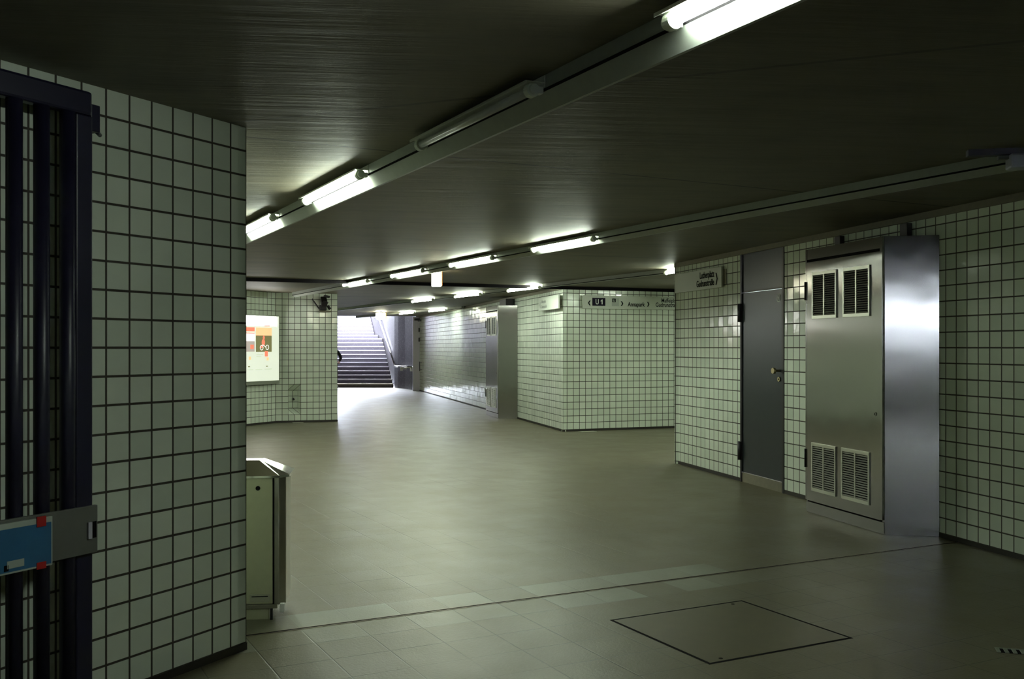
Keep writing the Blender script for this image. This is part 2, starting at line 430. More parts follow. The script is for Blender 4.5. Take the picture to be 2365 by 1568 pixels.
# handrail
hr = empty('handrail', Matrix.Translation((-3.7, 36, 0)), 'bright steel handrail on the dark stone wall beside the far stairs', 'handrail')
def hrp(px, y, z): return Vector(((px - 1182.5) / F * y + 3.7, y - 36, z))
path = [hrp(953.5, 35.9, .83), hrp(912.5, 37.9, .84), hrp(875, 42.4, 2.79), hrp(866.5, 43.8, 2.86)]
bm = bmesh.new()
for i in range(3): add_cyl(bm, path[i], path[i + 1], .036, 12)
for q in path: bmesh.ops.create_uvsphere(bm, u_segments=10, v_segments=8, radius=.036, matrix=Matrix.Translation(q))
bm_obj('rail', bm, RAILM, hr, smooth_=True)
for px, yy in ((950, 36.1), (927, 37.0)):
    c = hrp(px, yy, .0)
    bm = bmesh.new(); add_box(bm, c.x - .05, c.x + .05, c.y - .01, c.y + .01, .68, .82); add_box(bm, c.x, c.x + .22, c.y - .01, c.y + .03, .74, .78)
    bm_obj('bracket', bm, WHITE, hr)

# ------------------------------------------------------------------ far gate jamb
dj = tag(empty('door_2', frame(K1, Mc - K1)), kind='structure')
box('door_frame', -.02, .07, -.24, -.0, 0, CZ - .02, plain('pale_violet_painted_steel', (.45, .43, .50), .4), dj)
box('door_closer', .12, .50, -.07, -.0, 2.46, 2.52, FRAME, dj)
box('closer_arm', .10, .16, -.20, -.0, 2.50, 2.58, FRAME, dj)
for z in (2.1, 1.75): box('hinge', .10, .14, -.05, .0, z, z + .14, FRAME, dj)
hb = box('pull_handle', .55, .60, -.09, -.06, .72, 1.05, FRAME, dj)
for z in (.75, 1.0): box('handle_post', .56, .59, -.065, .0, z, z + .02, FRAME, dj)

# ------------------------------------------------------------------ lamps
AD = Vector((-.4513, .8924))
def rowpt(a, z): return Vector((a - .5057 * z, z))
def make_lamp(lit, shade=True):
    r = empty('fluorescent_lamp', Matrix.Identity(4))
    # local x along the row, +y towards the camera side, z=0 at the ceiling
    cyl('tube', (-.60, 0, -.062), (.60, 0, -.062), .019, lit, r, n=16)
    for s in (-1, 1):
        bm = bmesh.new(); add_cyl(bm, (s * .60, 0, -.062), (s * .635, 0, -.062), .030, 18)
        add_cyl(bm, (s * .635, 0, -.062), (s * .65, 0, -.062), .022, 18)
        add_box(bm, min(s * .612, s * .65), max(s * .612, s * .65), -.040, -.005, -.078, -.050)
        bm_obj('socket', bm, SOCK, r, bevel=.002)
    bm = bmesh.new(); add_box(bm, -.655, .655, -.0445, -.041, -.054, -.003); 
    if shade: add_box(bm, -.655, .655, -.0445, .046, -.036, -.033); add_box(bm, -.655, .655, .043, .046, -.046, -.033)
    bm_obj('reflector', bm, REFL, r)
    return r
lampG = make_lamp(TUBE); lampD = make_lamp(DEAD); lampC = make_lamp(COOL); lampO = make_lamp(TUBE, False)
used = set()
def place_lamp(proto, a, z0, label, group='ceiling tube lamps', hd=None):
    o = proto if id(proto) not in used else copy_tree(proto); used.add(id(proto))
    c = rowpt(a, z0 + .585); o.matrix_local = frame(c, AD if hd is None else hd, CZ)
    tag(o, label, 'lamp', group); return o
def trunk(a, z0, z1, label, deep=.128):
    p0 = rowpt(a, z0); p1 = rowpt(a, z1); L = (p1 - p0).length
    r = empty('lamp_trunking', frame(p0, p1 - p0, CZ), label, 'lamp trunking', 'ceiling lamp rails')
    def section(pts, mat, name):
        bm = bmesh.new(); a = [bm.verts.new((0, y, z)) for y, z in pts]; b = [bm.verts.new((L, y, z)) for y, z in pts]; n = len(pts)
        bm.faces.new(a); bm.faces.new(b)
        for i in range(n): bm.faces.new((a[i], a[(i + 1) % n], b[(i + 1) % n], b[i]))
        return bm_obj(name, bm, mat, r)
    section([(-.045, -.0005), (-.045, -.056), (-.050, -.062), (-.100, -deep), (-.116, -deep), (-.116, -.0005)], ENAM, 'channel')
    section([(-.117, -.0005), (-.117, -.030), (-.165, -.018), (-.165, -.0005)], FRAME, 'shadow_strip')  # dark strip standing in for the shadow on the ceiling behind the rail
    section([(-.041, -.058), (-.044, -.0555), (-.053, -.062), (-.050, -.066)], BLACK, 'seam')
    return r
A0, A1, A2, A3, A4 = -1.3, 2.15, 5.68, 9.3, 12.2
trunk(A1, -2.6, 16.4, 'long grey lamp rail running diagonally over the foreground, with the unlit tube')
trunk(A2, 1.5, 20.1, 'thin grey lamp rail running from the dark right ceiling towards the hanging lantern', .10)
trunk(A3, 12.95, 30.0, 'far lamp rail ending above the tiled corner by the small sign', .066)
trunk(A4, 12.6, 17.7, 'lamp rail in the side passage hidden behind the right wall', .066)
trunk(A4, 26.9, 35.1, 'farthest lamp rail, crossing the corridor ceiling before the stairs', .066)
place_lamp(lampC, A1, 2.09, 'lit tube lamp cut off by the top edge, the largest and nearest')
place_lamp(lampD, A1, 4.06, 'unlit grey tube lamp on the foreground rail')
place_lamp(lampG, A1, 6.06, 'lit tube lamp on the foreground rail, next beyond the unlit tube')
place_lamp(lampG, A1, 8.07, 'lit tube lamp half hidden by the corner of the tiled left wall')
for q in (10.1, 12.1, 14.1): place_lamp(lampG, A1, q, 'lit tube lamp of the foreground rail hidden behind the left wall')
place_lamp(lampG, A2, 9.64, 'lit tube lamp nearest the right wall, at the head of the second rail')
place_lamp(lampG, A2, 11.66, 'lit tube lamp just right of the hanging lantern')
place_lamp(lampG, A2, 13.62, 'lit tube lamp just left of the near hanging lantern')
place_lamp(lampG, A2, 15.73, 'short-looking lit tube lamp at the far left end of the second rail')
place_lamp(lampO, A3, 12.95, 'lit tube tip peeping out beside the corner of the right wall')
place_lamp(lampO, A3, 17.4, 'lit tube lamp above the small sign by the tiled corner')
place_lamp(lampO, A3, 19.6, 'lit tube lamp in the middle of the third rail')
place_lamp(lampO, A3, 21.8, 'lit tube lamp at the left end of the third rail')
place_lamp(lampO, A4, 27.75, 'lit tube lamp of the farthest rail, next to the glazed corridor wall')
place_lamp(lampO, A4, 29.9, 'lit tube lamp of the farthest rail, nearest the far lantern')
for q in (12.2, 14.3, 16.4): place_lamp(lampO, A4, q, 'lit tube lamp in the side passage hidden behind the right wall')
# hanging lanterns
def lantern(px, y, w, h, d, rz, label):
    r = empty('emergency_lantern', Matrix.Translation(((px - 1182.5) / F * y, y, CZ)) @ Matrix.Rotation(rz, 4, 'Z'), label, 'lantern', 'lit lanterns hanging from the ceiling')
    box('lamp_glass', -w / 2, w / 2, -d / 2, d / 2, -h, -.035, LANT, r, bevel=.015)
    box('end_plate', w / 2, w / 2 + .012, -d / 2 - .005, d / 2 + .005, -h + .01, -.03, plain('amber_lit_plate', (.6, .35, .12), .4, emit=(1, .35, .08), es=.5), r)
    box('bracket', -.02, .03, -.02, .02, -.035, -.0005, FRAME, r)
    return r
lantern(1008, 14.2, .135, .245, .16, .12, 'near glowing lantern box hanging below the second lamp rail')
lantern(879.5, 31.0, .30, .235, .12, 0, 'far glowing lantern box hanging in front of the stairs')

# ------------------------------------------------------------------ right wall: door
dr = tag(empty('door_1', frame(R1, HR)), kind='structure')
d0, d1 = HD
bm = bmesh.new()
for (x0, x1, z0, z1) in ((d0, d0 + .035, 0, CZ - .001), (d1 - .035, d1, 0, CZ - .001), (d0 + .035, d1 - .035, 2.165, 2.185)):
    add_box(bm, x0, x1, -.01 if z0 < 1 else .006, .06, z0, z1)
bm_obj('door_frame', bm, FRAME, dr)
box('transom_panel', d0 + .035, d1 - .035, .006, .05, 2.185, CZ - .002, DOORM, dr)
lf = box('door_leaf', d0 + .035, d1 - .035, .004, .05, .115, 2.16, DOORM, dr)
box('threshold', d0 + .035, d1 - .035, .0, .05, .0, .108, CONC, dr)
for z in (1.83, .25):
    cyl('hinge', (d0 + .01, -.022, z), (d0 + .01, -.022, z + .21), .022, FRAME, dr, n=12)
kx = hit(R1, HR, 1799)
bm = bmesh.new(); add_cyl(bm, (kx, .004, 1.29), (kx, -.05, 1.29), .014, 12); add_cyl(bm, (kx, -.05, 1.29), (kx, -.075, 1.29), .032, 18)
bm_obj('door_knob', bm, BRASS, lf, smooth_=False)
bm = bmesh.new(); add_cyl(bm, (kx, .004, 1.20), (kx, -.006, 1.20), .026, 18); kh = bm_obj('key_plate', bm, BRASS, lf)
cyl('keyhole', (kx, -.006, 1.20), (kx, -.0075, 1.20), .010, BLACK, kh)
sx_ = hit(R1, HR, 1798); st_ = cyl('door_sticker', (sx_, .004, 2.065), (sx_, .002, 2.065), .045, INKW, lf, n=28)
cyl('sticker_ring', (sx_, .002, 2.065), (sx_, .001, 2.065), .036, DOORM, st_, n=28)
bm = bmesh.new()
for q in (-.013, .013): add_box(bm, sx_ + q - .004, sx_ + q + .004, -.0005, .001, 2.043, 2.087)
add_box(bm, sx_ - .013, sx_ + .013, -.0005, .001, 2.061, 2.069)
bm_obj('sticker_mark', bm, INKW, st_)

# ------------------------------------------------------------------ cabinets
def make_cabinet():
    r = empty('steel_cabinet', Matrix.Identity(4))
    H = 2.45
    prism('body', [(0, -.005), (0, -.38), (1.2, -.38), (1.39, -.005)], 0, H, STEEL, r, bevel=.002)
    y = -.38
    box('corner_post', 1.165, 1.2, y - .022, y - .001, .12, H, STEEL, r, bevel=.002)
    box('corner_post', 0, .022, y - .018, y - .001, .12, H, STEEL, r, bevel=.002)
    box('head_panel', .025, 1.163, y - .014, y - .001, 2.355, H, STEEL, r)
    dd = box('cabinet_door', .025, 1.163, y - .018, y - .001, .115, 2.33, STEEL, r, bevel=.001)
    box('shadow_gap', .022, 1.163, y - .006, y - .001, 2.33, 2.355, BLACK, r)
    box('shadow_gap', .022, 1.163, y - .005, y - .001, .100, .115, BLACK, r)
    box('plinth', .0, 1.2, y - .008, y - .001, 0.012, .100, STEEL, r)
    for (x0, x1, z0, z1) in ((.13, .53, 1.80, 2.23), (.635, 1.03, 1.80, 2.23), (.12, .52, .215, .66), (.61, 1.025, .215, .66)):
        yf = y - .018; v = empty('vent', Matrix.Identity(4), parent=r) if False else None
        bm = bmesh.new(); xm = (x0 + x1) / 2; t = .018
        add_box(bm, x0, x1, yf - .012, yf, z1 - .03, z1); add_box(bm, x0, x1, yf - .012, yf, z0, z0 + .03)
        for q in (x0, xm - t / 2, x1 - t): add_box(bm, q, q + t, yf - .012, yf, z0 + .03, z1 - .03)
        vf = bm_obj('vent', bm, LOUV, dd, bevel=.001)
        bm = bmesh.new(); add_box(bm, x0 + t, x1 - t, yf - .002, yf - .0005, z0 + .03, z1 - .03)
        bm_obj('vent_opening', bm, BLACK, vf)
        bm = bmesh.new(); nL = 19; hh = (z1 - z0 - .06) / nL
        for (a, b) in ((x0 + t, xm - t / 2), (xm + t / 2, x1 - t)):
            for i in range(nL):
                zc = z0 + .03 + hh * (i + .5)
                M = Matrix.Translation(((a + b) / 2, yf - .007, zc)) @ Matrix.Rotation(math.radians(38), 4, 'X')
                add_box(bm, -(b - a) / 2, (b - a) / 2, -.0085, .0055, -.001, .001, M)
        bm_obj('louvres', bm, LOUV, vf)
    for z in (1.98, .42): cyl('hinge', (.008, y - .024, z), (.008, y - .024, z + .17), .009, FRAME, r, n=10)
    kx = 1.10
    lk = cyl('lock', (kx, y - .018, .985), (kx, y - .023, .985), .016, STEEL, dd, n=16)
    box('key_slot', kx - .003, kx + .003, y - .0245, y - .0228, .975, .995, BLACK, lk)
    return r
c1 = make_cabinet()
def wpt(p0, h, y): h = Vector(h); return Vector(p0) + h * ((y - p0[1]) / h.y)
c1.matrix_local = frame(wpt(R1, HR, 9.422), HR)
tag(c1, 'large brushed steel cabinet with four louvred vents beside the grey door', 'cabinet', 'steel wall cabinets')
HCr = (Mc - K1).normalized()
c2 = copy_tree(c1); c2.matrix_local = frame(wpt(Mc, HCr, 22.85), HCr)
tag(c2, 'smaller-looking far steel cabinet on the corridor wall left of the small sign', 'cabinet', 'steel wall cabinets')
# junction boxes over the far cabinet
fj = wpt(Mc, HCr, 22.85)
jb = box('junction_box', .62, 1.22, -.22, -.06, 2.4505, 2.60, CAMM, None, frame(fj, HCr), bevel=.004)
tag(jb, 'small black junction box on top of the far steel cabinet', 'box')
for px, lab in ((1944, 'black cable box on the tiles above the left part of the near steel cabinet'), (2098, 'black cable box on the tiles above the right side of the near steel cabinet')):
    s = hit(R1, HR, px)
    o = box('cable_box', s - .05, s + .05, -.05, -.001, 2.47, 2.59, CAMM, None, frame(R1, HR), bevel=.004)
    tag(o, lab, 'box', 'cable boxes above the near cabinet')

# ------------------------------------------------------------------ signs
def board(name, mw, x0, x1, z0, z1, label, group='station direction signs'):
    r = empty(name, mw, label, 'sign', group)
    box('sign_board', x0, x1, -.030, -.0, z0, z1, SIGN, r, bevel=.003)
    return r
T1 = frame(R1, HR)
s1 = board('direction_sign', T1 @ Matrix.Translation((0, -.008, 0)), .03, 1.425, 2.255, 2.505, 'pale sign reading Lutherplatz Gudrunstraße at the corner left of the grey door')
box('fixing_rail', .1, 1.49, .0, .007, 2.29, 2.47, CONC, s1)
YS = -.032
text('lettering', 'Lutherplatz', .112, 1.235, 2.395, INK, s1, 'RIGHT', .80, YS, .0015)
text('lettering', 'Gudrunstraße', .112, 1.235, 2.295, INK, s1, 'RIGHT', .80, YS, .0015)
chevron('arrow', 1.30, 2.365, .055, .145, INK, s1, .014, YS)
# long sign on the middle wall
HM = (D1 - Mc).normalized(); T2 = frame(Mc, HM)
OFF = .03
def sm(px): return hit(Mc, HM, px, .065)
def zm(py, px):
    s = sm(px); yy = (Mc + HM * s).y; return E + (803 - py) * yy / F
x0 = sm(1346)
s2 = board('direction_sign', T2 @ Matrix.Translation((0, -.035, 0)), x0, x0 + 2.9, 2.255, 2.50, 'long pale sign with U 1, Annapark, Maffeiplatz and Gudrunstraße on the middle tiled wall')
chevron('arrow', sm(1361), zm(700, 1361), .055, .09, INK, s2, .016, YS, flip=True)
box('line_plate', sm(1368), sm(1398), YS - .001, YS + .001, zm(706.5, 1383), zm(688.3, 1383), plain('dark_violet_line_plate', (.014, .010, .024), .75, spec=.15), s2)
text('lettering', 'U', .135, sm(1375), zm(703, 1383), INKW, s2, 'LEFT', .75, YS - .002, .002)
bm = bmesh.new(); q0 = sm(1389.5); za, zb4 = zm(703, 1383), zm(691.8, 1383)
add_box(bm, q0, q0 + .017, YS - .003, YS, za, zb4)
add_box(bm, -.032, .006, -.0015, .0015, -.008, .006, Matrix.Translation((q0 + .006, YS - .0015, zb4 - .014)) @ Matrix.Rotation(-.6, 4, 'Y'))
bm_obj('lettering', bm, INKW, s2)
iw = box('ticket_emblem', sm(1413), sm(1429.5), YS - .0007, YS + .001, zm(707.5, 1421), zm(689, 1421), plain('greyish_emblem_plate', (.36, .40, .34), .5), s2)
box('emblem_square', sm(1414), sm(1422), YS - .0016, YS, zm(698.5, 1418), zm(690, 1418), INK, iw)
text('emblem_letter', 'U', .06, (sm(1414) + sm(1422)) / 2, zm(697, 1418), SIGN, iw, 'CENTER', .8, YS - .0022, .001)
bm = bmesh.new()
for k in range(3): add_box(bm, sm(1414.5), sm(1428 - k), YS - .0016, YS, zm(701.5 + 2.2 * k, 1421), zm(700.7 + 2.2 * k, 1421))
bm_obj('emblem_bars', bm, INKG, iw)
chevron('arrow', sm(1436.5), zm(701.5, 1436), .055, .09, INK, s2, .016, YS)
wA = sm(1490.5) - sm(1450)
text('lettering', 'Annapark', .114, sm(1450), zm(708, 1470), INK, s2, 'LEFT', .80, YS, .002)
chevron('arrow', sm(1497), zm(703, 1497), .05, .09, INK, s2, .015, YS)
xr = sm(1509) + .555
text('lettering', 'Maffeiplatz', .112, xr, zm(699, 1540), INK, s2, 'RIGHT', .80, YS, .0008)
text('lettering', 'Gudrunstraße', .112, xr, zm(709, 1540), INK, s2, 'RIGHT', .80, YS, .0015)
chevron('arrow', xr + .06, zm(703, 1540), .05, .09, INK, s2, .015, YS)
# small sign on the corridor wall near the corner
T3 = frame(Mc, HCr)
def s3(px): return hit(Mc, HCr, px, .10)
xa, xb = s3(1243.6), s3(1289.7)
yy = (Mc + HCr * xb).y
s3_ = board('direction_sign', T3 @ Matrix.Translation((0, -.07, 0)), xa, xb, 2.25, 2.505, 'small brightly lit sign with faint lettering near the corner of the corridor wall')
box('fixing_rail', xa + .1, xb - .1, 0, .069, 2.32, 2.42, CONC, s3_)
text('lettering', 'Lutherplatz', .085, xa + .22, 2.395, INKG, s3_, 'LEFT', .8, YS, .001)  # lettering greyed to look washed out by the strong light
text('lettering', 'Gudrunstraße', .085, xa + .22, 2.295, INKG, s3_, 'LEFT', .8, YS, .001)
chevron('arrow', xa + .13, 2.36, .05, .12, INKG, s3_, .012, YS, flip=True)

# ------------------------------------------------------------------ poster light box
T4 = frame(S1, HS)
pb = empty('poster_light_box', T4, 'brightly lit poster light box on the wall beside the left tiled corner', 'light box')
xr, xl = -.06, -1.28; zt, zb = 2.17, .875; yf = -.125
bm = bmesh.new()
add_box(bm, xl - .03, xr + .012, yf + .02, -.001, zb - .07, zt + .015)
bm_obj('case', bm, ENAM, pb, bevel=.004)
bm = bmesh.new()
for q in ((xl - .03, xr + .012, zt, zt + .015), (xl - .03, xr + .012, zb - .07, zb), (xr, xr + .012, zb, zt), (xl - .03, xl, zb, zt)):
    add_box(bm, q[0], q[1], yf - .008, yf + .02, q[2], q[3])
bm_obj('frame', bm, plain('grey_green_frame', (.3, .32, .26), .4, metal=.3), pb)
def lit(n, c, s): return plain(n, c, .5, emit=c, es=s)
scr = box('lit_screen', xl, xr, yf, yf + .015, zb, zt, lit('lit_white_poster', (.95, 1.0, .86), .26), pb)
pic = {'o': lit('poster_orange', (1.0, .50, .25), .5), 'g': lit('poster_dark_green', (.16, .15, .06), .4), 'r': lit('poster_red', (.85, .20, .12), .45),
       'w': lit('poster_white', (1, 1, .95), .8), 't': lit('poster_grey_text', (.5, .55, .45), .4), 's': lit('poster_grey', (.42, .36, .33), .4), 'h': lit('poster_head_glow', (1, 1, .95), 8)}
def patch(name, mk, x0, x1, z0, z1, lvl=1, par=None):
    return box(name, x0, x1, yf - .001 * lvl, yf, z0, z1, pic[mk], par or scr)
w_ = xr - xl
def X(px): return hit(S1, HS, px, .125)
def Zp(py, px=600): return E + (803 - py) * 20.0 / F
patch('poster_head', 'h', xl + .02, X(640), Zp(753), Zp(731))
a = patch('poster_picture', 'g', X(591), X(627.5), Zp(812.5), Zp(775), 1)
patch('picture_sky', 'o', X(591), X(627.5), Zp(775), Zp(757), 2)
bm = bmesh.new()
def disc(cx, cz, rx, rz, y, n=18, a0=0):
    vs = [bm.verts.new((cx + rx * math.cos(t * 2 * math.pi / n), y, cz + rz * math.sin(t * 2 * math.pi / n))) for t in range(n)]
    bm.faces.new(vs)
disc(X(608), Zp(791), .05, .07, yf - .003); disc(X(609), Zp(780), .03, .04, yf - .0032); disc(X(604), Zp(800), .045, .03, yf - .0034)
bm_obj('picture_rider', bm, pic['r'], scr)
bm = bmesh.new()
for (cx, cz) in ((X(604), Zp(803)), (X(617), Zp(802))):
    for k in range(16):
        t = k * math.pi / 8
        M = Matrix.Translation((cx + .045 * math.cos(t), yf - .004, cz + .045 * math.sin(t))) @ Matrix.Rotation(-t, 4, 'Y')
        add_box(bm, -.004, .004, -.0005, .0005, -.01, .01, M)
M = Matrix.Translation(((X(604) + X(617)) / 2, yf - .004, Zp(799))) @ Matrix.Rotation(.5, 4, 'Y'); add_box(bm, -.06, .06, -.0005, .0005, -.005, .005, M)
bm_obj('picture_bicycle', bm, pic['w'], scr)
patch('poster_picture', 's', X(566) - .2, X(588), Zp(812), Zp(788), 1)
patch('picture_sky', 'w', X(566) - .2, X(588), Zp(788), Zp(771), 1)
patch('picture_title', 'r', X(566) - .2, X(588), Zp(766), Zp(757), 1)
patch('picture_title', 'r', X(566) - .2, X(588), Zp(771), Zp(769.5), 1)
patch('picture_ground', 'r', X(578), X(586), Zp(806), Zp(796), 2)
patch('poster_badge', 'r', X(611.5), X(618.5), Zp(823), Zp(811), 3)
for (x_, y_) in ((577, 827), (618, 829)): patch('poster_dot', 'o', X(x_ - 2.5), X(x_ + 2.5), Zp(y_ + 3), Zp(y_ - 4), 1)
for (x0, x1, y_) in ((592, 608, 818.5), (592, 604, 822.5), (571, 585, 853), (590, 606, 853), (611, 628, 852)):
    patch('poster_small_print', 't', X(x0), X(x1), Zp(y_ + .7), Zp(y_ - .7), 1)
for x_ in (575, 616): patch('poster_small_print', 'g', X(x_ - 2), X(x_ + 2.5), Zp(846.5), Zp(844.5), 1)
patch('poster_small_print', 'r', X(610), X(623), Zp(753.3), Zp(751.3), 5)

# ------------------------------------------------------------------ surveillance camera on the niche wall
T5 = frame(S1, dP)
hP = dP.normalized()
def sp(px): return hit(S1, hP, px, .1)
def zp(py): return E + (803 - py) * 20.5 / F
cv = empty('surveillance_camera', T5, 'black camera cluster on a bracket high on the tiled wall left of the stairs', 'camera')
box('wall_shelf', sp(737), sp(764), -.18, -.001, zp(720.5), zp(717.5), CONC, cv)
bm = bmesh.new(); add_cyl(bm, (sp(721), -.05, zp(690)), (sp(738), -.05, zp(713)), .014, 10); bm_obj('strut', bm, CAMM, cv)
bm = bmesh.new()
add_box(bm, -.06, .06, -.16, .10, -.055, .055, Matrix.Translation((sp(747.5), -.12, zp(695))) @ Matrix.Rotation(.5, 4, 'X'))
add_box(bm, -.045, .075, -.14, .02, -.02, .02, Matrix.Translation((sp(752), -.12, zp(684.5))) @ Matrix.Rotation(.2, 4, 'Y'))
bm_obj('camera_body', bm, CAMM, cv, bevel=.01)
cyl('lens', (sp(747.5), -.27, zp(698)), (sp(747.5), -.31, zp(700)), .035, FRAME, cv, n=18)
bm = bmesh.new(); add_box(bm, sp(739), sp(754), -.14, -.001, zp(716.5), zp(704)); bm_obj('mount_block', bm, CAMM, cv, bevel=.006)
bm = bmesh.new(); add_cyl(bm, (sp(752), -.08, zp(706)), (sp(757), -.08, zp(697)), .02, 10); add_cyl(bm, (sp(757), -.08, zp(705)), (sp(763), -.08, zp(714)), .03, 12)
bm_obj('swivel_arm', bm, CAMM, cv)
# pale patches painted for light reflections on the floor at the wall foot
for fr_, p_, h_, x0, x1, lab in ((T5, S1, hP, 675, 700, 'small painted reflection of light on the floor at the foot of the niche wall'), (T2, Mc, HM, 1336, 1371, 'small painted reflection of light on the floor at the foot of the middle tiled wall')):
    a, b = hit(p_, h_, x0, .08), hit(p_, h_, x1, .08)
    tag(box('floor_glint', a, b, -.22, -.07, .0005, .006, TAPW, None, fr_), lab, 'painted reflection', 'painted reflections at wall feet')

# ------------------------------------------------------------------ litter bin behind the left corner
bw = Matrix.Translation((-1.315, 5.62, 0)) @ Matrix.Rotation(.12, 4, 'Z')
lb = empty('litter_bin', bw, 'tall pale metal litter bin with a pitched lid behind the left wall corner', 'litter bin')
W_, D_, H_ = .40, .30, .815
prism('body', [(-W_, 0), (0, 0), (.035, .035), (.035, D_), (-W_ - .035, D_), (-W_ - .035, .035)], .085, H_, BINS, lb, bevel=.004)
fp = box('front_door', -W_ + .015, -.035, -.010, .003, .095, H_ - .012, BINM, lb, bevel=.002)
cyl('door_lock', (-.115, -.010, .745), (-.115, -.0135, .745), .013, BLACK, fp, n=18)
sp_ = box('rating_label', -.16, -.05, -.0125, -.010, .105, .150, plain('pale_label', (.42, .42, .32), .5), fp)
box('label_print', -.15, -.06, -.0132, -.0124, .134, .139, INK, sp_)
box('door_seam', -.036, -.026, -.004, .003, .09, H_ - .01, BLACK, lb)
bm = bmesh.new()   # hipped lid
o_ = .02; e0 = [(-W_ - .045, -o_), (.0 + .005, -o_), (.055, .03), (.055, D_ + o_), (-W_ - .055, D_ + o_), (-W_ - .055, .03)]
zb_ = H_ + .0; a = [bm.verts.new((x, y, zb_ - .012)) for x, y in e0]; a2 = [bm.verts.new((x, y, zb_)) for x, y in e0]
t_ = [bm.verts.new((x, y, zb_ + .075)) for x, y in ((-W_ + .12, .10), (-.12, .10), (-.11, .105), (-.11, D_ - .08), (-W_ + .11, D_ - .08), (-W_ + .11, .105))]
bm.faces.new(a); bm.faces.new(t_)
for i in range(6):
    j = (i + 1) % 6; bm.faces.new((a[i], a[j], a2[j], a2[i])); bm.faces.new((a2[i], a2[j], t_[j], t_[i]))
bm_obj('lid', bm, plain('polished_bin_lid', (.62, .62, .55), .12, metal=1), lb)
box('plinth', -W_ + .0, -.055, .02, D_ - .03, 0, .06, BINM, lb)
box('ash_tray', -W_, -.01, .005, D_, .062, .085, BINS, lb, bevel=.003)
box('latch', .005, .032, -.02, .012, .045, .095, WHITE, lb, bevel=.004)
box('leg', -.05, -.035, .0, .03, 0, .062, FRAME, lb)
box('leg', -W_ + .01, -W_ + .025, .0, .03, 0, .062, FRAME, lb)

# ------------------------------------------------------------------ barrier gate on the left wall
OFFG = .13
gx1 = hit(L1, HB, 203, OFFG)         # negative: measured from the corner
TG = frame(L1, HB) @ Matrix.Translation((0, -OFFG, 0))
gt = empty('barrier_gate', TG, 'dark blue barred barrier gate folded against the left tiled wall', 'gate')
def sg(px, off=OFFG): return hit(L1, HB, px, off)
def zg(py, px, off=OFFG):
    n = Vector((HB.y, -HB.x)) * off; q = L1 + n + HB * hit(L1, HB, px, off); return E + (803 - py) * q.y / F
ztop = zg(214, 200); zbar = ztop - .10; gl = gx1 - 1.25
box('top_rail', gl, gx1, -.03, .03, zbar, ztop, NAVY, gt, bevel=.012)
box('bottom_rail', gl, gx1, -.03, .03, .06, .14, NAVY, gt, bevel=.008)
box('end_post', sg(165), gx1, -.03, .03, .0, zbar, NAVY, gt, bevel=.006)
pit = sg(152) - sg(92)
for k in range(6):
    xc = sg(152) - pit * k
    if xc < gl: break
    cyl('bar', (xc, -.01, .14), (xc, -.01, zbar), .030, NAVY, gt, n=20)
box('hinge_block', gx1, gx1 + .045, -.02, .03, zg(305, 212), zg(243, 212), NAVY, gt, bevel=.004)
cyl('hinge_pin', (gx1 + .04, .0, zg(303, 222)), (gx1 + .10, .05, zg(303, 222)), .009, NAVY, gt, n=10)
# grey plate + blue sign
OP = OFFG + .045
x1 = sg(222, OP) ; x0 = sg(112, OP)
zt_, zb2 = zg(1165, 222, OP), zg(1274, 222, OP)
gp = box('lock_plate', x0 - .9, x1, -.055, -.037, zb2, zt_, GREYP, gt, bevel=.003)
hx = sg(204, OP)
box('grip_slot', hx - .012, hx + .03, -.0565, -.053, zg(1243, 204, OP), zg(1205, 204, OP), BLACK, gp)
box('grip_highlight', hx - .014, hx + .004, -.064, -.0565, zg(1243, 204, OP), zg(1205, 204, OP), plain('pale_violet_highlight', (.5, .48, .56), .3), gp)  # pale strip painted for the highlight in the handle recess
bs = box('blue_board', x0 - .9, x0, -.068, -.0555, zb2 - .008, zt_ - .012, PALE, gt)
box('blue_face', x0 - .9, x0 - .006, -.0695, -.0678, zb2 - .001, zt_ - .033, BLUE, bs)
for (za, zb3) in ((zt_ - .045, zt_ - .006), (zb2 - .014, zb2 + .012)): box('red_tape', x0 - .07, x0 - .03, -.072, -.0675, za, zb3, RED, bs)
xq = sg(26, OP); box('white_label', xq - .035, xq + .035, -.0712, -.0692, zb2 + .012, zb2 + .040, PALE, bs)
xq = sg(5, OP); box('black_mark', xq - .01, xq + .008, -.0712, -.0692, zb2 + .004, zb2 + .026, BLACK, bs)

# ------------------------------------------------------------------ floor hatch and drain
def fpx(px, py): yy = E * F / (py - 803); return Vector(((px - 1182.5) / F * yy, yy))
hc = [fpx(1412, 1433), fpx(1640, 1528), fpx(1968, 1474), fpx(1710, 1390)]
ctr = sum(hc, Vector((0, 0))) / 4
fh = empty('floor_hatch', Matrix(((EX, -EY, 0, ctr.x), (EY, EX, 0, ctr.y), (0, 0, 1, 0), (0, 0, 0, 1))), 'large square inspection hatch with a dark seam set in the stone floor', 'hatch')
hw, hd2 = ((hc[2] - hc[1]).length + (hc[3] - hc[0]).length) / 4, ((hc[1] - hc[0]).length + (hc[2] - hc[3]).length) / 4
bm = bmesh.new(); g = .018
for q in ((-hw - g, hw + g, -hd2 - g, -hd2), (-hw - g, hw + g, hd2, hd2 + g), (-hw - g, -hw, -hd2, hd2), (hw, hw + g, -hd2, hd2)):
    add_box(bm, *q, .0003, .0012)
bm_obj('hatch_seam', bm, BLACK, fh)
lid = box('hatch_lid', -hw, hw, -hd2, hd2, .0002, .0015, HATCH, fh)
for sx1, sy1 in ((-1, -1), (1, 1)): cyl('lifting_hole', (sx1 * (hw - .09), sy1 * (hd2 - .03), .0015), (sx1 * (hw - .09), sy1 * (hd2 - .03), .002), .011, BLACK, lid, n=12)
dc = fpx(2297, 1497)
